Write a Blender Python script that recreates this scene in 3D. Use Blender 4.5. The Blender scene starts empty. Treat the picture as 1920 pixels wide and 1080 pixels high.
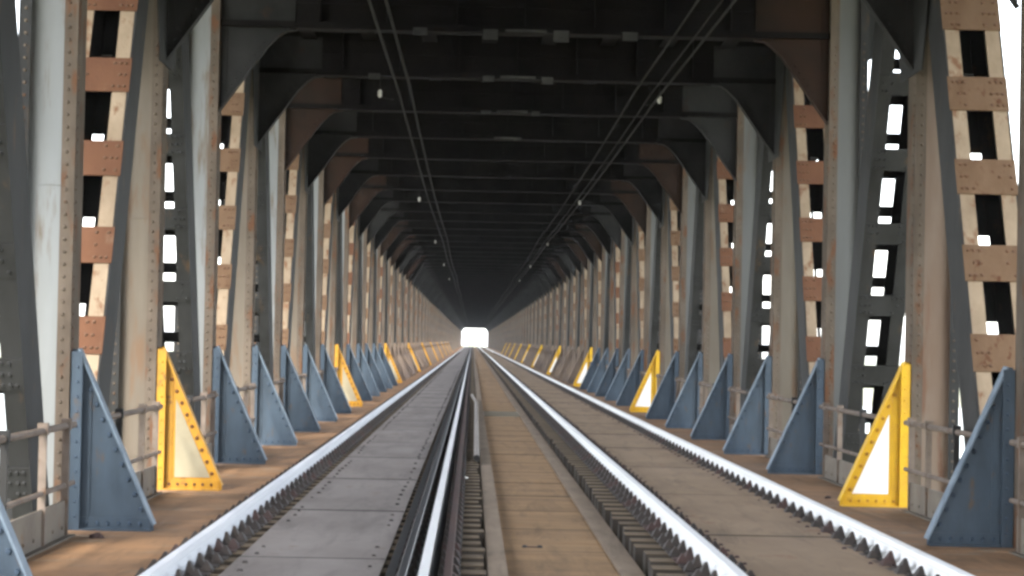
import bpy, math, random
from mathutils import Matrix, Vector
random.seed(7)
R = math.radians
S = bpy.context.scene
COL = S.collection

# ------------------------------------------------------------------ camera
EYE = 1.65                       # eye above the walkway (z = 0)
FPX = 4095.0                     # focal length in pixels of a 1920 px wide frame
cam_d = bpy.data.cameras.new('camera'); cam = bpy.data.objects.new('camera', cam_d); COL.objects.link(cam)
cam_d.sensor_width = 36.0; cam_d.lens = 36.0 * FPX / 1920.0
cam_d.clip_start = 0.1; cam_d.clip_end = 20000
cam.matrix_world = (Matrix.Translation((0, 0, EYE)) @ Matrix.Rotation(-math.atan(72 / FPX), 4, 'Z')
                    @ Matrix.Rotation(R(90) + math.atan(101.5 / FPX), 4, 'X') @ Matrix.Rotation(0.020, 4, 'Z'))
S.camera = cam
# ------------------------------------------------------------------ world, sun, exposure
SUN_EL, SUN_AZ = R(46), R(203)   # azimuth clockwise from +Y (the way the camera looks)
w = bpy.data.worlds.new('World'); S.world = w; w.use_nodes = True
nt = w.node_tree; bg = nt.nodes['Background']
sky = nt.nodes.new('ShaderNodeTexSky'); sky.sky_type = 'NISHITA'; sky.sun_disc = False
sky.sun_elevation = SUN_EL; sky.sun_rotation = SUN_AZ
sky.air_density = 1.0; sky.dust_density = 1.5; sky.ozone_density = 1.0
hs = nt.nodes.new('ShaderNodeHueSaturation'); hs.inputs['Saturation'].default_value = 0.35   # hazy white sky
nt.links.new(sky.outputs[0], hs.inputs['Color']); nt.links.new(hs.outputs[0], bg.inputs[0]); bg.inputs[1].default_value = 0.15
sl = bpy.data.lights.new('sun', 'SUN'); sl.energy = 1.5; sl.angle = R(20); sl.color = (1.0, 0.93, 0.82)
sun = bpy.data.objects.new('sun', sl); COL.objects.link(sun)
sd = Vector((math.sin(SUN_AZ) * math.cos(SUN_EL), math.cos(SUN_AZ) * math.cos(SUN_EL), math.sin(SUN_EL)))
sun.rotation_euler = sd.to_track_quat('Z', 'Y').to_euler()
S.view_settings.view_transform = 'Standard'; S.view_settings.look = 'None'
S.view_settings.exposure = 3.3; S.view_settings.gamma = 1.0
S.cycles.max_bounces = 8; S.cycles.diffuse_bounces = 5; S.cycles.glossy_bounces = 3
S.cycles.use_denoising = True
S.cycles.filter_width = 2.9

# ------------------------------------------------------------------ materials
def mat(name, c1, c2=None, rust=None, amt=0.0, scale=2.0, rough=0.75, streak=1.0, spec=0.3, bump=0.0, metal=0.0, xs=1.0, ys=1.0, stain=0.0):
    m = bpy.data.materials.new(name); m.use_nodes = True
    t = m.node_tree; b = t.nodes['Principled BSDF']; L = t.links.new
    b.inputs['Roughness'].default_value = rough; b.inputs['Specular IOR Level'].default_value = spec
    b.inputs['Metallic'].default_value = metal
    if c2 is None: c2 = tuple(v * 0.72 for v in c1)
    g = t.nodes.new('ShaderNodeNewGeometry'); mp = t.nodes.new('ShaderNodeMapping')
    mp.inputs['Scale'].default_value = (xs, ys, 1.0 / streak); L(g.outputs['Position'], mp.inputs['Vector'])
    def noise(sc, det, seed):
        n = t.nodes.new('ShaderNodeTexNoise'); n.inputs['Scale'].default_value = sc; n.inputs['Detail'].default_value = det
        n.inputs['Roughness'].default_value = 0.62
        a = t.nodes.new('ShaderNodeVectorMath'); a.operation = 'ADD'; a.inputs[1].default_value = (seed * 13.1, seed * 7.7, seed * 3.3)
        L(mp.outputs[0], a.inputs[0]); L(a.outputs[0], n.inputs['Vector']); return n.outputs['Fac']
    def ramp(f, lo, hi):
        r = t.nodes.new('ShaderNodeMapRange'); r.inputs[1].default_value = lo; r.inputs[2].default_value = hi; r.clamp = True
        L(f, r.inputs[0]); return r.outputs[0]
    def mix(f, a, bb):
        x = t.nodes.new('ShaderNodeMix'); x.data_type = 'RGBA'; L(f, x.inputs[0])
        for s, v in ((x.inputs[6], a), (x.inputs[7], bb)):
            if isinstance(v, tuple): s.default_value = (*v, 1)
            else: L(v, s)
        return x.outputs[2]
    col = mix(ramp(noise(scale, 6, len(name)), 0.35, 0.68), c1, c2)
    if rust is not None:
        col = mix(ramp(noise(scale * 1.9, 9, len(name) + 5), 0.68 - amt, 0.78 - amt), col, rust)
    if stain:                                                   # old spills, brake dust and scuffs
        m2 = t.nodes.new('ShaderNodeMapping'); m2.inputs['Scale'].default_value = (3.0, 0.35, 1.0); L(g.outputs['Position'], m2.inputs['Vector'])
        def n2(sc, src, sd):
            n = t.nodes.new('ShaderNodeTexNoise'); n.inputs['Scale'].default_value = sc; n.inputs['Detail'].default_value = 8; n.inputs['Roughness'].default_value = 0.7
            n.inputs['Distortion'].default_value = 0.6
            a = t.nodes.new('ShaderNodeVectorMath'); a.operation = 'ADD'; a.inputs[1].default_value = (sd*5.7 + len(name), sd*2.9, 0)
            L(src, a.inputs[0]); L(a.outputs[0], n.inputs['Vector']); return n.outputs['Fac']
        f = t.nodes.new('ShaderNodeMath'); f.operation = 'MULTIPLY'; f.inputs[1].default_value = stain
        L(ramp(n2(1.3, m2.outputs[0], 1), 0.50, 0.66), f.inputs[0])
        col = mix(f.outputs[0], col, tuple(v*0.42 for v in c2))
        f2 = t.nodes.new('ShaderNodeMath'); f2.operation = 'MULTIPLY'; f2.inputs[1].default_value = stain
        L(ramp(n2(26.0, g.outputs['Position'], 2), 0.60, 0.72), f2.inputs[0])
        col = mix(f2.outputs[0], col, tuple(min(1, v*1.35) for v in c1))
    L(col, b.inputs['Base Color'])
    if bump:
        bn = t.nodes.new('ShaderNodeBump'); bn.inputs['Strength'].default_value = bump; bn.inputs['Distance'].default_value = 0.02
        L(noise(scale * 14, 4, 3), bn.inputs['Height']); L(bn.outputs[0], b.inputs['Normal'])
    return m
M = {}
M['grey']   = mat('grey_paint', (0.193, 0.204, 0.206), (0.149, 0.155, 0.152), (0.113, 0.0902, 0.0672), 0.12, 2.6, 0.55, 7.0)
M['greydark'] = mat('dull_grey_paint', (0.125, 0.128, 0.125), (0.09, 0.09, 0.085), (0.10, 0.075, 0.055), 0.08, 1.8, 0.6, 7.0)
M['brownweb'] = mat('brownish_post_paint', (0.155, 0.134, 0.108), (0.112, 0.092, 0.071), (0.13, 0.085, 0.055), 0.13, 2.6, 0.7, 7.0, spec=0.15)
M['rustweb'] = mat('rust_streaked_post_paint', (0.204, 0.158, 0.122), (0.143, 0.0918, 0.0612), (0.143, 0.0714, 0.0408), 0.14, 2.4, 0.6, 6.0)
M['tan']    = mat('weathered_tan_paint', (0.122, 0.0972, 0.0753), (0.0669, 0.0522, 0.0401), (0.104, 0.051, 0.028), 0.14, 3.0, 0.8, 3.0, bump=0.2, spec=0.1)
M['darkside'] = mat('dark_grey_paint', (0.0331, 0.0331, 0.0331), (0.0187, 0.0187, 0.018), (0.072, 0.0468, 0.0288), 0.08, 2.2, 0.6, 3.0, spec=0.1)  # shade of undersides and side faces is painted into this dark grey
M['cream']  = mat('cream_paint', (0.282, 0.215, 0.143), (0.19, 0.136, 0.0854), (0.148, 0.0715, 0.034), 0.13, 3.2, 0.7, 2.0)
M['rust']   = mat('rust_red_paint', (0.124, 0.0592, 0.0328), (0.0977, 0.0451, 0.0257), (0.148, 0.091, 0.0585), 0.07, 3.0, 0.8, 2.0, bump=0.2, spec=0.1)
M['rusttan'] = mat('rust_tan_paint', (0.139, 0.0875, 0.0527), (0.108, 0.0637, 0.0361), (0.0783, 0.0329, 0.016), 0.10, 5.0, 0.8, 2.5, bump=0.2, spec=0.1)
M['rivetrust'] = mat('rusted_rivet', (0.135, 0.072, 0.042), (0.10, 0.054, 0.032), None, 0, 8, 0.85)
M['beam']   = mat('sooty_beam_paint', (0.0113, 0.00986, 0.00922), (0.00614, 0.00538, 0.00538), (0.0163, 0.00986, 0.00614), 0.05, 1.5, 0.7, spec=0.04)  # near-black: the deep shade under the road is in the colour
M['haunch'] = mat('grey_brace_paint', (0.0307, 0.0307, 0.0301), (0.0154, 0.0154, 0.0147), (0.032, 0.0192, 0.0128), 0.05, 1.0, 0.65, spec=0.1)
M['haunchrust'] = mat('rusty_brace_paint', (0.033, 0.0176, 0.011), (0.0176, 0.0123, 0.0088), (0.0198, 0.0194, 0.0176), 0.06, 1.0, 0.7, spec=0.1)
M['seat']   = mat('pale_seat_paint', (0.075, 0.075, 0.072), (0.03, 0.03, 0.03), spec=0.04)
M['roofshade']   = mat('sooty_concrete', (0.006, 0.006, 0.007), (0.004, 0.004, 0.0045), spec=0.04)  # roof underside: its shade is put into the colour
M['blue']   = mat('slate_blue_paint', (0.050, 0.073, 0.100), (0.034, 0.050, 0.069), (0.085, 0.06, 0.045), 0.085, 6.0, 0.5, 3.0)
M['bluelt'] = mat('worn_blue_edge', (0.17, 0.215, 0.26), (0.085, 0.12, 0.16), (0.12, 0.09, 0.07), 0.06, 6, 0.5)  # paler than the plate: light caught by the flange is painted on
M['bluedk'] = mat('dark_blue_bolt', (0.05, 0.075, 0.11))
M['yellow'] = mat('yellow_paint', (0.431, 0.223, 0.0169), (0.338, 0.169, 0.0193), (0.184, 0.0923, 0.027), 0.10, 4, 0.5)
M['yelbrt'] = mat('fresh_yellow_paint', (0.63, 0.378, 0.0108), (0.522, 0.297, 0.018), (0.306, 0.171, 0.027), 0.04, 4, 0.5)  # brighter yellow, for the brackets along the tan-plated track
M['creampanel'] = mat('cream_panel_paint', (0.30, 0.265, 0.18), (0.245, 0.212, 0.14), (0.21, 0.165, 0.085), 0.04, 3, 0.6)
M['white']  = mat('white_panel_paint', (0.82, 0.81, 0.77), (0.76, 0.74, 0.69), None, 0, 4, 0.5)
M['brownbr'] = mat('faded_brown_paint', (0.17, 0.125, 0.09), (0.11, 0.085, 0.075), (0.24, 0.15, 0.07), 0.05, 2, 0.7)
M['rail']   = mat('white_rail_paint', (0.88, 0.88, 0.87), (0.82, 0.82, 0.81), (0.6, 0.57, 0.52), 0.02, 3, 0.4, ys=0.12)  # sky sheen on the rail steel is painted as white
M['raildull'] = mat('grey_rail_paint', (0.78, 0.80, 0.83), (0.66, 0.68, 0.72), (0.5, 0.47, 0.43), 0.03, 3, 0.4, ys=0.12)  # duller rail white: side turned from the light is painted darker
M['clip']   = mat('dark_clip_steel', (0.030, 0.026, 0.024), (0.05, 0.038, 0.032), (0.09, 0.05, 0.035), 0.02, 9, 0.6)
M['clipred'] = mat('rusty_clip_steel', (0.07, 0.04, 0.035), (0.04, 0.028, 0.026), None, 0, 9, 0.7)
M['guard']  = mat('guard_rail_steel', (0.06, 0.06, 0.062), (0.035, 0.035, 0.036), (0.09, 0.06, 0.045), 0.0, 3, 0.45, ys=0.2)
M['shiny']  = mat('worn_rail_edge', (0.50, 0.50, 0.49), (0.38, 0.37, 0.36), None, 0, 3, 0.4, ys=0.2)
M['redline'] = mat('rusted_guard_steel', (0.10, 0.062, 0.052), (0.07, 0.05, 0.045), None, 0, 3, 0.7, ys=0.2)
M['sleeper'] = mat('dark_timber', (0.105, 0.085, 0.062), (0.06, 0.048, 0.037), (0.16, 0.125, 0.08), 0.05, 5, 0.85, bump=0.3, xs=0.3)
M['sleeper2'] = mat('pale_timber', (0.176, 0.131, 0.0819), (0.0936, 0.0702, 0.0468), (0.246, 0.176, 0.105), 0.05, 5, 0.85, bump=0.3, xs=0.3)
M['timberside'] = mat('tarred_timber', (0.045, 0.036, 0.028), (0.025, 0.020, 0.016), (0.09, 0.065, 0.042), 0.04, 5, 0.9, bump=0.3, xs=0.3)  # sleeper sides: shade of the gaps is painted into the timber
M['plate']  = mat('grey_deck_plate', (0.266, 0.237, 0.218), (0.183, 0.159, 0.144), (0.165, 0.117, 0.087), 0.05, 1.6, 0.55, ys=0.4, stain=0.5)
M['plate2'] = mat('tan_deck_plate', (0.274, 0.192, 0.12), (0.197, 0.135, 0.0825), (0.205, 0.114, 0.0628), 0.06, 1.6, 0.7, ys=0.4, stain=0.5)
M['walk']   = mat('rust_dusted_plank', (0.302, 0.169, 0.0845), (0.201, 0.121, 0.0673), (0.246, 0.18, 0.119), 0.12, 2.2, 0.85, xs=0.5, bump=0.2, stain=0.5)
M['centre'] = mat('dusty_tan_plank', (0.312, 0.192, 0.093), (0.201, 0.122, 0.0604), (0.247, 0.134, 0.0554), 0.10, 2.2, 0.85, xs=0.35, bump=0.2, stain=0.5)
M['kerbplate'] = mat('dusty_brown_plate', (0.27, 0.205, 0.145), (0.19, 0.142, 0.098), None, 0, 3, 0.8, ys=0.3, stain=0.4)
M['pipe']   = mat('railing_paint', (0.16, 0.125, 0.10), (0.095, 0.072, 0.056), (0.10, 0.055, 0.03), 0.10, 5, 0.7)
M['toe']    = mat('toe_board_paint', (0.15, 0.128, 0.10), (0.10, 0.083, 0.066), (0.14, 0.085, 0.05), 0.08, 3, 0.75)
M['dark']   = mat('black_steel', (0.025, 0.024, 0.023))
M['wire']   = mat('wire_metal', (0.034, 0.033, 0.031), (0.024, 0.024, 0.023), None, 0, 3, 0.8, spec=0.04)
M['ceramic'] = mat('white_ceramic', (0.5, 0.49, 0.45), (0.42, 0.41, 0.37), None, 0, 3, 0.2)
M['river']  = mat('silty_river', (0.204, 0.216, 0.192), (0.168, 0.186, 0.162), None, 0, 0.02, 0.4)
M['bank']   = mat('pale_riverbank', (0.12, 0.135, 0.0675), (0.15, 0.14, 0.0855), None, 0, 0.01, 0.9)
M['seatpipe'] = mat('grey_pipe_paint', (0.30, 0.27, 0.24), (0.22, 0.195, 0.17), None, 0, 4, 0.7)
M['palepatch'] = mat('pale_splice_plate', (0.208, 0.179, 0.127), (0.178, 0.152, 0.108), None, 0, 3, 0.5)

# ------------------------------------------------------------------ mesh helpers
class MB:
    def __init__(s): s.v = []; s.f = []; s.m = []; s.mats = []
    def mi(s, k):
        if k not in s.mats: s.mats.append(k)
        return s.mats.index(k)
    def add(s, vs, fs, k):
        o = len(s.v); i = s.mi(k); s.v += [tuple(p) for p in vs]
        for f in fs: s.f.append([o + q for q in f]); s.m.append(i)
    def box(s, x0, x1, y0, y1, z0, z1, k):
        x0, x1 = min(x0, x1), max(x0, x1); y0, y1 = min(y0, y1), max(y0, y1); z0, z1 = min(z0, z1), max(z0, z1)
        s.add([(x0,y0,z0),(x1,y0,z0),(x1,y1,z0),(x0,y1,z0),(x0,y0,z1),(x1,y0,z1),(x1,y1,z1),(x0,y1,z1)],
              [(0,3,2,1),(4,5,6,7),(0,1,5,4),(1,2,6,5),(2,3,7,6),(3,0,4,7)], k)
    def prism(s, poly, ax, a0, a1, k):
        """extrude a polygon: ax 'y' -> poly in (x, z); ax 'x' -> poly in (y, z)"""
        n = len(poly)
        P = (lambda p, a: (p[0], a, p[1])) if ax == 'y' else (lambda p, a: (a, p[0], p[1]))
        vs = [P(p, a0) for p in poly] + [P(p, a1) for p in poly]
        ar = sum(poly[i][0] * poly[(i+1) % n][1] - poly[(i+1) % n][0] * poly[i][1] for i in range(n))
        flip = (ar > 0) if ax == 'y' else (ar < 0)
        if a1 < a0: flip = not flip
        fs = [list(range(n)), list(range(2*n-1, n-1, -1))] + [[i, i+n, (i+1) % n + n, (i+1) % n] for i in range(n)]
        if not flip: fs = [f[::-1] for f in fs]
        # make sure the front cap looks along -axis
        s.add(vs, fs, k)
    def tube(s, p, q, r, k, n=8):
        p, q = Vector(p), Vector(q); d = (q - p).normalized()
        a = d.orthogonal().normalized(); b = d.cross(a)
        vs = [p + (a*math.cos(2*math.pi*i/n) + b*math.sin(2*math.pi*i/n))*r for i in range(n)]
        vs += [v + (q - p) for v in vs]
        s.add(vs, [[i, (i+1) % n, (i+1) % n + n, i+n] for i in range(n)] + [list(range(n))[::-1], list(range(n, 2*n))], k)
    def rivet(s, c, r, k, ax='-y'):
        n = 6; vs = []
        for rr, h in ((r, 0.0), (r*0.62, r*0.75)):
            for i in range(n):
                u, t = math.cos(math.pi*2*i/n)*rr, math.sin(math.pi*2*i/n)*rr
                if ax == '-y': vs.append((c[0]+u, c[1]-h, c[2]+t))
                elif ax == 'z': vs.append((c[0]+u, c[1]+t, c[2]+h))
                else: vs.append((c[0]+(h if ax == 'x' else -h), c[1]+u, c[2]+t))
        fs = [[i, (i+1) % n, (i+1) % n + n, i+n] for i in range(n)] + [list(range(n, 2*n))]
        if ax in ('-x',): fs = [f[::-1] for f in fs]
        s.add(vs, fs, k)
    def join(s, o, mx):
        off = len(s.v); s.v += [tuple(mx @ Vector(p)) for p in o.v]
        ids = [s.mi(k) for k in o.mats]
        for f, i in zip(o.f, o.m): s.f.append([off+q for q in f]); s.m.append(ids[i])
    def mesh(s, name):
        me = bpy.data.meshes.new(name); me.from_pydata(s.v, [], s.f)
        for k in s.mats: me.materials.append(M[k])
        me.polygons.foreach_set('material_index', s.m); me.validate(); me.update()
        return me
    def obj(s, name, parent=None, loc=(0,0,0)): return link(name, s.mesh(name), parent, loc)
def link(name, me, parent=None, loc=(0,0,0), rot=(0,0,0)):
    o = bpy.data.objects.new(name, me); COL.objects.link(o); o.parent = parent
    o.location = loc; o.rotation_euler = rot; return o
def tag(o, label, cat, group=None):
    o['label'] = label; o['category'] = cat
    if group: o['group'] = group
    return o
def struct(o): o['kind'] = 'structure'; return o
def thing(name, label, cat, loc=(0,0,0), group=None):
    return tag(link(name, None, None, loc), label, cat, group)

# ------------------------------------------------------------------ layout
XL, XR = -3.37, 4.60             # inner faces of the two trusses
XC = 0.5 * (XL + XR)
Y0, DY = 18.5, 5.0               # first frame in view, panel length
K0, K1 = -4, 130                 # frames built
KP = 47                          # frames up to this one are parts of their own
yk = lambda k: Y0 + DY * k
YA, YB = yk(K0) - 1.0, yk(K1) + 0.5
ZB, ZT = -2.36, 8.5              # node heights of the truss
RUSTY = {(0, -1), (2, 1), (4, 1), (8, -1), (10, 1), (12, -1), (18, -1), (20, 1)}
POFF = {(0, 1): -0.35, (1, 1): -0.6}
BEAM = 5.68                      # underside of the portal beams
HAUNCH = 4.60

# ------------------------------------------------------------------ ground, river, sky side
m = MB(); m.add([(-9000,-3000,-13),(9000,-3000,-13),(9000,15000,-13),(-9000,15000,-13)], [(0,1,2,3)], 'bank'); struct(m.obj('ground'))
m = MB(); m.add([(-9000,60,-12.95),(9000,60,-12.95),(9000,560,-12.95),(-9000,560,-12.95)], [(0,1,2,3)], 'river'); struct(m.obj('river'))
m = MB(); m.prism([(-14,-13),(-5,-0.35),(6.2,-0.35),(15,-13)], 'y', YB + 1.5, YB + 900, 'bank'); struct(m.obj('embankment'))

# ------------------------------------------------------------------ the bridge
bridge = thing('truss_bridge', 'long riveted steel truss railway bridge with a dark road deck roofing both tracks', 'bridge', (XC, YA, 0))
def part(name, me, loc, rot=(0,0,0), parent=None):
    p = parent or bridge
    wl = Vector(loc) - (Vector(bridge.location) if p is bridge else Vector((0,0,0)))
    return link(name, me, p, wl, rot)

def post_mb(s, near, web='grey'):
    """H-section post: riveted lips, recessed grey web. local x = 0 is the inner face, outwards is s"""
    b = MB(); z0, z1 = -2.7, 7.5
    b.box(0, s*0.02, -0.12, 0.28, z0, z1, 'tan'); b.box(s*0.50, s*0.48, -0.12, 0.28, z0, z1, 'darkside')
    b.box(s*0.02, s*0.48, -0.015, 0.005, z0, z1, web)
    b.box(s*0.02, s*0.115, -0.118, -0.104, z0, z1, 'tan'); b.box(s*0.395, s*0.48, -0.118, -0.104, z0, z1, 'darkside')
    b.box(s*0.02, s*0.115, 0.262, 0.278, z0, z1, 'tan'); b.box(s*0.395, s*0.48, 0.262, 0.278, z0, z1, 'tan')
    for z in (0.35, 2.9, 5.2):                                   # stiffener lines across the web
        if near: b.box(s*0.03, s*0.47, -0.022, -0.015, z, z+0.012, web)
    if near:
        z = z0 + 0.1; i = 0
        while z < 5.6:
            if z > -0.3:
                b.rivet((s*0.072, -0.118, z), 0.017, 'tan'); b.rivet((s*0.44, -0.118, z+0.05), 0.017, 'tan')
                b.rivet((0, -0.06, z), 0.017, 'tan', 'x' if s < 0 else '-x')
            z += 0.105
    return b
def diag_mb(s, kind, near, bc='rusttan'):
    """open box member tied by batten plates; local z is its axis, local -y looks at the camera"""
    b = MB(); L = math.hypot(DY, ZT - ZB); W, D = 0.58, 0.30
    fr, edge = ('cream' if kind == 'A' else 'darkside'), 'darkside'  # kind B shows its underside, so its shade is painted dark
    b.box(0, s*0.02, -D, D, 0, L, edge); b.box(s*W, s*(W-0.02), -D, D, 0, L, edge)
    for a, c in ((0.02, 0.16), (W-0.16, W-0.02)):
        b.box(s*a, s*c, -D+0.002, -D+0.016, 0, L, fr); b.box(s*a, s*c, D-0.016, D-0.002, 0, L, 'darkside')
    bat = bc if kind == 'A' else 'darkside'
    pitch = 0.93; hole = 0.55 if kind == 'A' else 0.66
    q = 0.35
    while q < L - 0.6:
        b.box(s*-0.004, s*(W+0.004), -D-0.012, -D, q, q + pitch - hole, bat)      # batten on the face seen
        h0 = q + pitch - hole                                                   # the opening starts here
        if near:
            for u in (0.05, 0.10, 0.16, W-0.16, W-0.10, W-0.05):
                for dz in (0.06, 0.19, 0.32):
                    if random.random() < 0.8: b.rivet((s*u, -D-0.012, q + dz*(pitch-hole)/0.38), 0.02, 'rivetrust' if kind == 'A' else bat)
        if kind == 'A': b.box(s*0.004, s*(W-0.004), D, D+0.012, h0 + 0.42, h0 + 0.42 + pitch - 0.145, 'darkside'); b.box(s*0.27, s*0.31, D-0.01, D, h0+0.2, h0+0.5, 'darkside')
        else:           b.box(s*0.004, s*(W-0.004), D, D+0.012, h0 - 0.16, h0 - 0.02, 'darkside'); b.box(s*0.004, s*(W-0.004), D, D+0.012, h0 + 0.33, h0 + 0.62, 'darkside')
        q += pitch
    return b
PHI = math.atan2(DY, ZT - ZB)
def gusset_mb(s):
    b = MB(); b.prism([(-0.55,4.55),(0.55,4.55),(1.9,8.0),(-1.9,8.0)], 'x', -s*0.018, -s*0.003, 'darkside')
    b.prism([(-0.55,4.55),(0.55,4.55),(1.9,8.0),(-1.9,8.0)], 'x', s*0.645, s*0.66, 'darkside'); return b
def low_gusset_mb(s):
    b = MB(); b.prism([(-1.3,-2.9),(1.3,-2.9),(0.5,-0.1),(-0.5,-0.1)], 'x', -s*0.018, -s*0.003, 'darkside')
    b.prism([(-1.3,-2.9),(1.3,-2.9),(0.5,-0.1),(-0.5,-0.1)], 'x', s*0.645, s*0.66, 'darkside'); return b
def beam_mb(c='beam', seats=()):
    """cross girder under the road, local x = 0 at the bridge centre line"""
    b = MB(); h = 0.5*(XR - XL)
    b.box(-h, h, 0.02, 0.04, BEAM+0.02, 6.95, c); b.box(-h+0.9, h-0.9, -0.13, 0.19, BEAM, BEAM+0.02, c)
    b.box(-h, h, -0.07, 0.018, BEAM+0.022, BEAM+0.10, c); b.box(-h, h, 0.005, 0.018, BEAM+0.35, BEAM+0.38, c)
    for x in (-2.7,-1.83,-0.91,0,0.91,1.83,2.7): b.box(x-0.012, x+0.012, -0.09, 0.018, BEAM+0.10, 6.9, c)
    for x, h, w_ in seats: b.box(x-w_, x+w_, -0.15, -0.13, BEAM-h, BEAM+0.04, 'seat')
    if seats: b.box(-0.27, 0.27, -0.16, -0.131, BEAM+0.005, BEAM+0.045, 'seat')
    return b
def knee_mb(s, c):
    """solid knee brace plate with a flange along its sloping edge; local x = 0 at the post, into the bridge is -s"""
    b = MB(); pts = [(-s*0.003,HAUNCH),(-s*0.003,BEAM+0.6)]
    arc = [(-s*0.97,BEAM+0.6),(-s*0.97,BEAM)]
    curve = [(-s*0.86,BEAM-0.015),(-s*0.76,BEAM-0.08),(-s*0.62,BEAM-0.22),(-s*0.10,HAUNCH+0.13)]
    b.prism(pts + arc + curve, 'y', 0.0, 0.016, c)
    e = [(-s*0.99,BEAM)] + curve + [(-s*0.004,HAUNCH)]
    for (x0,z0),(x1,z1) in zip(e, e[1:]):
        b.prism([(x0,z0),(x1,z1),(x1,z1-0.016),(x0,z0-0.016)], 'y', -0.07, 0.09, c)
    for q in range(9):
        t = (q+0.5)/9; b.rivet((-s*(0.10+0.52*t)+s*0.035, 0.0, HAUNCH+0.18+(BEAM-0.22-HAUNCH-0.13)*t+0.03), 0.016, c)
    b.box(-s*0.004, -s*0.09, -0.013, -0.001, HAUNCH+0.14, BEAM+0.5, c)
    return b

ME = {}
for s in (-1, 1):
    for near in (0, 1):
        for wb in ('grey', 'greydark', 'brownweb', 'rustweb'): ME['post', s, near, wb] = post_mb(s, near, wb).mesh('post')
        ME['diag', s, 'B', near] = diag_mb(s, 'B', near).mesh('diagonal')
        for bc in ('rust', 'rusttan'): ME['diag', s, 'A', near, bc] = diag_mb(s, 'A', near, bc).mesh('diagonal')
    ME['gus', s] = gusset_mb(s).mesh('gusset_plate'); ME['low', s] = low_gusset_mb(s).mesh('gusset_plate')
    for c in ('haunch', 'haunchrust', 'beam'): ME['knee', s, c] = knee_mb(s, c).mesh('knee_brace')
ME['beam'] = beam_mb().mesh('portal_beam')
SEATS = {2: ((-1.38,.06,.09),(-0.46,.10,.1),(0.46,.11,.1),(1.36,.07,.1)), 3: ((-2.2,.05,.09),(-0.45,.05,.09),(0.45,.07,.09)),
         4: ((-0.46,.03,.09),(0.42,.04,.07)), 1: ((-0.46,.05,.1),(0.45,.09,.1),(1.37,.08,.1)), 5: ((0.2,.02,.08),)}
far = {n: MB() for n in ('post', 'diagonal', 'portal_beam')}
LOWP = {(s, o): post_mb(s, 0, 'brownweb' if o else 'grey') for s in (-1, 1) for o in (False, True)}; LOWD = {(s, kd): diag_mb(s, kd, 0) for s in (-1, 1) for kd in 'AB'}
LOWK = {(s, c): knee_mb(s, c) for s in (-1, 1) for c in ('haunch', 'haunchrust')}; LOWB = beam_mb()
for k in range(K0, K1 + 1):
    y = yk(k); near = 1 if k <= 7 else 0
    kc = 'haunch'
    if k % 2 == 0 and k in (4, 6, 8, 12, 14, 18): kc = 'haunchrust'
    if k <= KP:
        bm = part('portal_beam', beam_mb(seats=SEATS[k]).mesh('portal_beam') if k in SEATS else ME['beam'], (XC, y, 0))
    for s, X in ((-1, XL), (1, XR)):
        c = kc if (s < 0 or k not in (4,)) else 'haunch'
        if s > 0 and k == 2: c = 'haunchrust'
        odd = k % 2 != 0
        A = not odd                                             # diagonal that starts at this frame's foot, leaning away
        if k <= KP:
            part('post', ME['post', s, near, ('rustweb' if k == 1 and s > 0 else 'brownweb') if odd else ('grey' if s < 0 else 'greydark')], (X, y + POFF.get((k, s), 0), 0))
            link('knee_brace', ME['knee', s, c], bm, (X - XC, POFF.get((k, s), 0) if k == 1 else 0, 0))
            if odd: part('gusset_plate', ME['gus', s], (X, y + 0.08 + POFF.get((k, s), 0), 0))
            if k < K1:
                if A: part('diagonal', ME['diag', s, 'A', near, 'rust' if (k, s) in RUSTY else 'rusttan'], (X + s*0.012, y + 0.08, ZB), (-PHI, 0, 0))
                else: part('diagonal', ME['diag', s, 'B', near], (X + s*0.012, y + DY + 0.08, ZB), (PHI, 0, 0))
        else:
            far['post'].join(LOWP[s, odd], Matrix.Translation((X, y, 0)))
            far['portal_beam'].join(LOWK[s, c], Matrix.Translation((X, y, 0)))
            if k < K1:
                mx = Matrix.Translation((X + s*0.012, y + 0.08 + (0 if A else DY), ZB)) @ Matrix.Rotation(-PHI if A else PHI, 4, 'X')
                far['diagonal'].join(LOWD[s, 'A' if A else 'B'], mx)
    if k > KP: far['portal_beam'].join(LOWB, Matrix.Translation((XC, y, 0)))
for n, b in far.items():
    o = part(n, b.mesh(n), (0, 0, 0)); o['kind'] = 'stuff'
for s, X in ((-1, XL), (1, XR)):
    b = MB()
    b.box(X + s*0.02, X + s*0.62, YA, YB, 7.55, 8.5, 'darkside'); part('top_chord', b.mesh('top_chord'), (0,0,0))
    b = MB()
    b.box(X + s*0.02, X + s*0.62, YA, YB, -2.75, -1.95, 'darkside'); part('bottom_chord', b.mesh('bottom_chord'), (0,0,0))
for x in (-2.275, -1.365, -0.455, 0.455, 1.365, 2.275, 3.2, -3.2):
    b = MB(); x += XC
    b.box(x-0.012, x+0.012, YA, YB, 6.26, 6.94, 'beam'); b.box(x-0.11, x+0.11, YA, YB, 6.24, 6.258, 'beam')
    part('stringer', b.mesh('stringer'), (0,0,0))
b = MB(); b.box(XL-2.6, XR+2.6, YA, YB, 6.96, 7.25, 'roofshade'); part('road_deck', b.mesh('road_deck'), (0,0,0))  # unseen side overhang widened to shade the post tops
b = MB()
for k in range(K0, K1 + 1): b.box(XL-0.1, XR+0.1, yk(k)+0.02, yk(k)+0.3, -2.0, -0.42, 'dark')
o = part('floor_beam', b.mesh('floor_beam'), (0,0,0)); o['kind'] = 'stuff'

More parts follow.
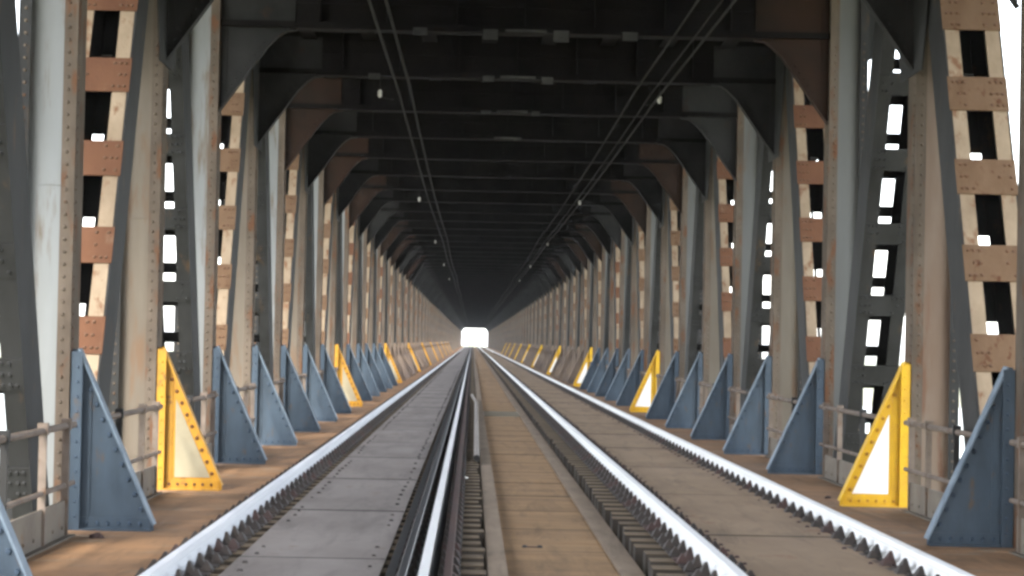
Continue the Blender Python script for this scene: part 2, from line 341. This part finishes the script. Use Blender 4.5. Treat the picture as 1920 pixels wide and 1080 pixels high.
# ------------------------------------------------------------------ floor: walkways, centre boards, plates
RAILS = (-2.02, -0.285, 1.81, 3.36)
HEAD = 0.036
def boards(name, x0, x1, z, k, pitch, gap, th, y0, y1, wob=0.0, bolts=None, bk='clip', seam=False):
    b = MB(); y = y0
    while y < y1:
        n = pitch * (1 + random.uniform(-0.03, 0.03))
        dz = random.uniform(-wob, wob)
        b.box(x0, x1, y, y + n - gap, z - th, z + dz, k)
        if bolts and y < 120:
            for bx in bolts:
                q = y + 0.25
                while q < y + n - 0.1:
                    if random.random() < 0.78: b.rivet((bx + random.uniform(-0.012, 0.012), q, z + dz), random.uniform(0.015, 0.025), bk, 'z')
                    q += random.uniform(0.45, 0.75)
        if seam and y < 140: b.box(x0+0.004, x1-0.004, y + n - gap - 0.003, y + n + 0.003, z - 0.004, z + wob + 0.0015, 'dark')
        y += n
    return struct(b.obj(name))
YS = -2.0
boards('walkway_left', XL + 0.01, -2.25, 0.0, 'walk', 1.67, 0.012, 0.04, YS, YB, 0.004)
boards('walkway_right', 3.62, XR - 0.01, 0.0, 'walk', 1.67, 0.012, 0.04, YS, YB, 0.004)
boards('walkway_centre', 0.30, 1.17, -0.130, 'centre', 2.3, 0.006, 0.04, YS, YB, 0.002, seam=True)
b = MB()
b.box(0.150, 0.294, YS, YB, -0.20, -0.045, 'kerbplate'); b.box(1.176, 1.355, YS, YB, -0.20, -0.112, 'kerbplate'); struct(b.obj('walkway_edge'))
boards('track_plate_left', -1.70, -0.615, 0.016, 'plate', 4.6, 0.006, 0.012, YS, YB, 0.003, (-1.60, -0.71), 'clip', True)
boards('track_plate_right', 1.98, 3.18, 0.016, 'plate2', 5.2, 0.006, 0.012, YS, YB, 0.003, (2.08, 3.08), 'clipred', True)
b = MB()
for x in RAILS: b.box(x-0.16, x+0.16, YS, YB, -1.2, -0.27, 'dark')
struct(b.obj('rail_bearer_floor'))

# sleepers
PITCH = 0.57
def sleeper_mb(L, k):
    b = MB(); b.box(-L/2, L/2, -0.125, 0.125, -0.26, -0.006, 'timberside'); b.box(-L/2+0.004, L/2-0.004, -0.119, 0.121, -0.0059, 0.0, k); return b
for x0, x1, k, lab, grp in ((-2.24, 0.115, 'sleeper2', 'dark timber sleeper lying under the grey-plated track', 'sleepers of the grey-plated track'),
                            (1.38, 3.61, 'sleeper2', 'pale brown timber sleeper with its end exposed under the tan-plated track', 'sleepers of the tan-plated track')):
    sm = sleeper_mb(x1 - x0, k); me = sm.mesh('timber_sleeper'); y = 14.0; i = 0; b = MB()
    while y < YB:
        dx = random.uniform(-0.025, 0.025)
        if i < 145:
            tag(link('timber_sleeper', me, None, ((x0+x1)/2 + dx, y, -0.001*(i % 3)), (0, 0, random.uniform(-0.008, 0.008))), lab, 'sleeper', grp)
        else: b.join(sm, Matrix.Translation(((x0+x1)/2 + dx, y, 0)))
        y += PITCH; i += 1
    o = b.obj('timber_sleeper'); tag(o, 'far run of timber sleepers merging towards the bright end opening', 'sleepers', grp); o['kind'] = 'stuff'

# rails: head, web and foot with clips on every sleeper
def rail_mb(k, hw=HEAD, top=0.15, headk=None):
    b = MB(); h = top
    prof = [(-0.072,0.0),(0.072,0.0),(0.072,0.012),(0.030,0.034),(0.024,h-0.060),(hw,h-0.040),(hw,h-0.006),(hw-0.007,h),(-hw+0.007,h),(-hw,h-0.006),(-hw,h-0.040),(-0.024,h-0.060),(-0.030,0.034),(-0.072,0.012)]
    b.prism(prof, 'y', YS, YB + 300, k)
    if headk: b.box(-hw+0.003, hw-0.003, YS, YB + 300, h-0.004, h+0.0025, headk)
    return b
def clip_mb(k):
    """fang-shaped rail fastening: pointed shoulder leaning on the rail foot; local x is away from the rail"""
    b = MB()
    b.box(0.074, 0.235, -0.10, 0.10, 0.0005, 0.014, k)
    def fang(x0, x1, w, h, xt):
        b.add([(x0,-w,0.014),(x1,-w,0.014),(x1,w,0.014),(x0,w,0.014),(xt-0.008,-w*0.25,h),(xt+0.008,-w*0.25,h),(xt+0.008,w*0.25,h),(xt-0.008,w*0.25,h)],
              [(0,3,2,1),(4,5,6,7),(0,1,5,4),(1,2,6,5),(2,3,7,6),(3,0,4,7)], k)
    fang(0.074, 0.15, 0.085, 0.098, 0.098)
    b.box(0.10, 0.235, 0.19, 0.37, 0.0005, 0.012, k)
    b.v = b.v; o = len(b.v); fang(0.15, 0.23, 0.07, 0.075, 0.185)
    b.v[o:] = [(p[0], p[1]+0.28, p[2]) for p in b.v[o:]]
    return b
info = (('raildull', 'bright steel rail beside the orange-brown walkway on the grey-plated side', 1),
        ('raildull', 'narrow pale rail running beside the dark guard rail and the grey plate', 0),
        ('rail', 'white rail between the sunken centre boards and the tan plate', -1),
        ('rail', 'white rail edged with dark pointed clips beside the walkway on the tan-plated side', -1))
CL = clip_mb('clip'); CLR = clip_mb('clipred')
cm = CL.mesh('rail_clip'); cmr = CLR.mesh('rail_clip')
for (x, (k, lab, seen)) in zip(RAILS, info):
    r = (rail_mb('guard', headk='rail') if x == RAILS[1] else rail_mb(k)).obj('steel_rail', None, (x, 0, 0)); tag(r, lab, 'rail', 'running rails of the two tracks')
    b = MB(); y = 14.0; i = 0
    while y < 330:
        for sd_ in (1, -1):
            if i < 50: link('rail_clip', cm if (i*7) % 5 else cmr, r, (0, y, 0), (0, 0, 0 if sd_ > 0 else math.pi))
            elif y < 200 or sd_ == seen: b.join(CL, Matrix.Translation((0, y, 0)) @ Matrix.Rotation(0 if sd_ > 0 else math.pi, 4, 'Z'))
        y += PITCH; i += 1
    o = b.obj('rail_clip', r); o['kind'] = 'stuff'
def guard(x, k, edge, lab, top):
    b = rail_mb(k, 0.03, top)
    b.box(0.022, 0.031, YS, YB, top-0.004, top+0.003, edge) if edge else None
    tag(b.obj('guard_rail', None, (x, 0, 0)), lab, 'guard rail', 'guard rails beside the running rails')
guard(-0.43, 'guard', 'shiny', 'dark guard rail with a thin worn bright edge beside the grey plate', 0.125)
guard(-0.135, 'redline', None, 'low rust-brown guard rail beside the exposed sleeper ends', 0.09)
b = MB(); b.box(-0.56, -0.50, YS, YB, 0.001, 0.05, 'guard'); tag(b.obj('steel_angle'), 'dark steel angle edging the grey plate beside the guard rail', 'steel angle')

# ------------------------------------------------------------------ triangular brackets
BW, BH = 0.71, 1.52
def bracket(k, s, kind, label, group, full, proto={}):
    X = XL if s < 0 else XR
    d = -s                                                      # into the bridge
    c, edge, bolt = {'blue': ('blue', 'bluelt', 'bluedk'), 'brown': ('brownbr', 'brownbr', 'dark'),
                     'yellow': ('yellow', 'yellow', 'rust'), 'vivid': ('yelbrt', 'yelbrt', 'yellow')}[kind]
    key = (s, kind, full)
    if key not in proto:
        P = {}
        b = MB(); b.prism([(0.0,0.0),(d*BW,0.0),(d*BW,0.05),(d*0.05,BH),(0.0,BH)], 'y', -0.01, 0.01, c); P['plate'] = b
        f = b if not full else MB()
        n = Vector((BH-0.05, BW-0.05)).normalized()
        p0, p1 = Vector((d*BW, 0.05)), Vector((d*0.05, BH)); o_ = Vector((d*n.x, n.y))*0.016
        f.prism([tuple(p0), tuple(p0+o_), tuple(p1+o_), tuple(p1)], 'y', -0.075, 0.075, edge)
        if full: P['edge_flange'] = f
        g = b if not full else MB()
        g.box(d*0.10, d*(BW-0.03), -0.024, -0.0105, 0.0, 0.11, c); g.box(d*0.02, d*(BW-0.01), -0.10, -0.024, 0.0, 0.016, c)
        if full: P['base_angle'] = g
        h = b if not full else MB()
        h.box(d*0.003, d*0.10, -0.10, -0.084, 0.0, BH-0.02, edge if kind in ('yellow','vivid') else c); h.box(d*0.003, d*0.018, -0.083, -0.0105, 0.0, BH-0.02, c)
        h.box(d*0.11, d*0.17, -0.022, -0.0105, 0.115, BH-0.36, c)
        if full: P['post_angle'] = h
        if full:
            t = 0.10
            while t < 0.97:                                     # bolt row inside the sloping edge
                q = p0 + (p1-p0)*t - Vector((d*n.x, n.y))*0.045
                if q.x*d > 0.12: b.rivet((q.x, -0.0105, q.y), 0.022, bolt)
                t += 0.085
            for i in range(6): g.rivet((d*(0.15+0.09*i), -0.024, 0.06), 0.019, bolt)
            for i in range(11): h.rivet((d*0.06, -0.10, 0.12+0.125*i), 0.014, bolt if kind == 'blue' else c)
        if kind in ('yellow', 'vivid'):
            pb = b if not full else MB()
            pb.prism([(d*0.205,0.135),(d*0.585,0.135),(d*0.205,0.97)], 'y', -0.018, -0.0105, 'creampanel' if kind == 'yellow' else 'white')
            if full: P['inset_panel'] = pb
        proto[key] = {n_: q.mesh(n_) for n_, q in P.items()}
    nm = 'triangular_bracket'
    if full:
        t = thing(nm, label, 'bracket', (X + d*0.004, yk(k) + (-0.6 if (k, s) == (1, 1) else 0), 0), group)
        for n_, me in proto[key].items():
            p = link(n_, me, t)
    else:
        tag(link(nm, proto[key]['plate'], None, (X + d*0.004, yk(k), 0)), label, 'bracket', group)
ORD = ['first', 'second', 'third', 'fourth', 'fifth', 'sixth']
YN = {1: 'nearest', 7: 'second', 13: 'third', 19: 'fourth', 25: 'fifth'}
for s in (-1, 1):
    side = 'grey-plated track' if s < 0 else 'tan-plated track'
    for k in range(-1, 56):
        yel = (k - 1) % 6 == 0
        kind = ('yellow' if s < 0 else 'vivid') if yel else ('blue' if k <= 12 else 'brown')
        if yel:
            col = 'yellow bracket with dull cream inset' if s < 0 else 'bright yellow bracket with white inset'
            if k in YN: lab = f'{YN[k]} {col} in the row beside the {side}'
            else: lab = f'tiny far yellow bracket beside the {side} near the bright end opening'
        elif k < 0: lab = f'large blue bracket cut off by the picture edge beside the {side}'
        elif k == 0: lab = f'big blue bracket standing just in front of the nearest yellow one beside the {side}'
        elif k <= 12:
            base = 1 if k < 7 else 7
            lab = f'{ORD[k-base-1]} blue bracket beyond the {YN[base]} yellow one beside the {side}'
        elif k <= 24:
            base = 13 if k < 19 else 19
            lab = f'{ORD[k-base-1]} dull brown bracket beyond the {YN[base]} yellow one beside the {side}'
        else: lab = f'tiny far dull brown bracket beside the {side} near the bright end opening'
        bracket(k, s, kind, lab, f'triangular brackets along the {side}', k <= 13)

# ------------------------------------------------------------------ pipe railings between the brackets
def railing_parts(s):
    P = []; d = -s; x = d*0.10
    b = MB(); b.tube((x, 0.12, 0.90), (x, DY-0.40, 0.90), 0.028, 'pipe'); P.append(('rail', b))
    b = MB(); b.tube((x, 0.12, 0.42), (x, DY-0.40, 0.42), 0.022, 'pipe'); P.append(('rail', b))
    for y, k, r in ((0.5, 'pipe', 0.03), (1.9, 'dark', 0.028), (3.3, 'pipe', 0.03), (4.25, 'pipe', 0.03)):
        b = MB(); b.box(x - r, x + r, y - 0.012, y + 0.012, 0.02, 0.93, k); b.box(x-r-0.01, x+r+0.01, y-0.03, y+0.03, 0.87, 0.96, k if k == 'dark' else 'pipe'); P.append(('stanchion', b))
    b = MB(); b.box(x - 0.008, x + 0.008, 0.03, DY-0.62, 0.003, 0.30, 'toe'); b.box(x - d*0.0, x + d*0.07, 0.03, DY-0.62, 0.005, 0.018, 'toe')
    for i in range(11): b.rivet((x + d*0.008, 0.3 + i*0.38, 0.09), 0.02, 'toe', 'x' if d > 0 else '-x')
    P.append(('toe_board', b)); return [(n, q.mesh(n)) for n, q in P]
for s, X in ((-1, XL), (1, XR)):
    side = 'grey-plated track' if s < 0 else 'tan-plated track'
    RP = railing_parts(s)
    for k in range(-2, 26):
        if k == -1: lab = f'pipe railing with toe board before the big blue bracket, {side}'
        elif k == -2: lab = f'pipe railing nearest the viewer beside the {side}'
        elif k == 0: lab = f'pipe railing between big blue and nearest yellow brackets beside the {side}'
        elif k == 1: lab = f'pipe railing just behind the nearest yellow bracket beside the {side}'
        elif k <= 6: lab = f'pipe railing behind the {ORD[k-2]} blue bracket past the nearest yellow, {side}'
        else: lab = f'small far pipe railing glimpsed between brackets past the second yellow, {side}'
        t = thing('pipe_railing', lab, 'railing', (X, yk(k), 0), f'pipe railings along the {side}')
        if s > 0 and k == 0: t.scale.y = (DY - 0.6) / DY            # the nearest yellow bracket on this side stands a little forward
        if s > 0 and k == 1: t.location.y -= 0.6; t.scale.y = (DY + 0.6) / DY
        for n, me in RP: link(n, me, t)

# ------------------------------------------------------------------ overhead line
def wire(pts, r, lab, grp):
    b = MB(); n = 6; vs = []
    for p in pts: vs += [(p[0]+math.cos(2*math.pi*i/n)*r, p[1], p[2]+math.sin(2*math.pi*i/n)*r) for i in range(n)]
    b.add(vs, [[j*n+i, j*n+(i+1) % n, (j+1)*n+(i+1) % n, (j+1)*n+i] for j in range(len(pts)-1) for i in range(n)], 'wire')
    o = b.obj('overhead_wire')
    tag(o, lab, 'overhead wire', grp)
IN = [3 + 5*i for i in range(-1, 22)]
def run(x, z, st, ph, sag):
    P = []
    for i, k in enumerate(IN):
        for f in (0, 0.25, 0.5, 0.75):
            q = (i + f + ph) % 2; tri = 1 - 2*abs(q - 1)
            P.append((x + st*tri, yk(k) + 25*f, z - sag*4*f*(1-f)))
    return P
G = 'overhead wires under the road deck'
wire(run(-1.24, EYE+3.80, 0.03, 0, 0.02), 0.017, 'dark contact wire over the grey-plated track, the outer of its pair', G)
wire(run(-1.08, EYE+3.92, 0.03, 0, 0.04), 0.018, 'dark catenary wire over the grey-plated track, nearer the bridge centre', G)
wire(run(2.80, EYE+3.80, 0.03, 1, 0.02), 0.017, 'outermost contact wire over the tan-plated track', G)
wire(run(2.70, EYE+3.86, 0.03, 1, 0.03), 0.012, 'middle wire close beside the outermost one over the tan-plated track', G)
wire(run(2.47, EYE+3.92, 0.03, 1, 0.04), 0.016, 'innermost catenary wire over the tan-plated track', G)
def insulator(x, k, lab, grp, first={}):
    if not first:
        b = MB(); b.tube((0,0,0.10), (0,0,0.42), 0.012, 'wire'); b.box(-0.05,0.05,-0.05,0.05,0.40,0.425,'wire'); first['hanger_rod'] = b.mesh('hanger_rod')
        b = MB()
        for z0, z1, r in ((-0.10,-0.06,0.035),(-0.06,-0.035,0.062),(-0.035,-0.01,0.045),(-0.01,0.015,0.062),(0.015,0.04,0.045),(0.04,0.065,0.062),(0.065,0.10,0.04)):
            b.tube((0,0,z0), (0,0,z1), r, 'ceramic', 12)
        first['ceramic_body'] = b.mesh('ceramic_body')
        b = MB(); b.tube((0,0,-0.08), (0.30,0,-0.14), 0.012, 'wire', 6); b.box(0.28,0.36,-0.03,0.03,-0.16,-0.12,'wire'); first['steady_arm'] = b.mesh('steady_arm')
    t = thing('wire_insulator', lab, 'insulator', (x, yk(k), EYE + 3.88 - 0.0), grp)
    t.location.z = BEAM - 0.425*0.6; t.scale = (0.6, 0.6, 0.6)
    for n, me in first.items():
        o = link(n, me, t)
        if n == 'steady_arm' and x > 0: o.rotation_euler = (0, 0, math.pi)
for i, k in enumerate([3 + 5*j for j in range(5)]):
    nm = ['nearest', 'second', 'third', 'fourth'][i] if i < 4 else None
    for x, side in ((-1.50, 'grey-plated track'), (2.80, 'tan-plated track')):
        lab = f'{nm} white ceramic insulator in the line hung above the {side}' if nm else f'tiny far white insulator hung above the {side}'
        insulator(x, k, lab, f'insulators above the {side}')

# ------------------------------------------------------------------ odds and ends on the floor
b = MB(); b.tube((0.09, 30.2, 0.042), (0.125, 58, 0.042), 0.04, 'seatpipe', 10); b.tube((0.125, 58, 0.042), (0.02, 63, 0.10), 0.04, 'seatpipe', 10); b.tube((0.09, 30.0, 0.042), (0.09, 30.2, 0.042), 0.046, 'dark', 10)
tag(b.obj('steel_pipe'), 'long grey pipe with a bent far end lying between the rails beside the centre boards', 'pipe')
b = MB(); b.box(0.30, 1.17, 52.0, 55.5, -0.126, -0.112, 'palepatch'); tag(b.obj('cover_plate'), 'pale plate lying across the centre boards near the pipe', 'plate')
def lump(x, y, z, r, k, lab):
    b = MB(); vs = []; n = 7
    for j, (rr, h) in enumerate(((1.0, 0.0), (0.85, 0.45), (0.4, 0.8))):
        for i in range(n):
            q = rr*r*random.uniform(0.7, 1.2); vs.append((math.cos(2*math.pi*i/n)*q*1.3, math.sin(2*math.pi*i/n)*q, h*r*random.uniform(0.8,1.2)))
    fs = [[j*n+i, j*n+(i+1) % n, (j+1)*n+(i+1) % n, (j+1)*n+i] for j in (0,1) for i in range(n)] + [list(range(2*n, 3*n))]
    b.add(vs, fs, k); tag(b.obj('stone', None, (x, y, z)), lab, 'stone')
lump(-3.00, 17.75, 0.002, 0.05, 'clipred', 'dark lump lying on the orange-brown walkway before the big blue bracket')
lump(3.94, 24.0, 0.002, 0.035, 'clipred', 'small dark stone on the walkway beside the white rail on the tan-plated side')
lump(-0.055, 26.3, 0.002, 0.028, 'white', 'small white stone on a sleeper beside the pale narrow rail')
b = MB()
for x in (0.49, 0.62): b.rivet((x, 19.0, -0.129), 0.028, 'clip', 'z')
b.box(0.49, 0.62, 18.99, 19.012, -0.128, -0.118, 'clipred'); tag(b.obj('lifting_handle'), 'small rusty lifting handle bolted on the centre boards', 'handle')

# ------------------------------------------------------------------ hazy air
b = MB(); b.box(-9100, 9100, -3100, 15100, -14.2, 9.2, 'dark')
hz = b.obj('haze'); hz['kind'] = 'stuff'
hm = bpy.data.materials.new('haze_air'); hm.use_nodes = True; ht = hm.node_tree; ht.nodes.remove(ht.nodes['Principled BSDF'])
pv = ht.nodes.new('ShaderNodeVolumePrincipled'); pv.inputs['Color'].default_value = (0.93, 0.95, 1.0, 1); pv.inputs['Density'].default_value = 0.00016
ht.links.new(pv.outputs[0], ht.nodes['Material Output'].inputs['Volume'])
hz.data.materials.clear(); hz.data.materials.append(hm)
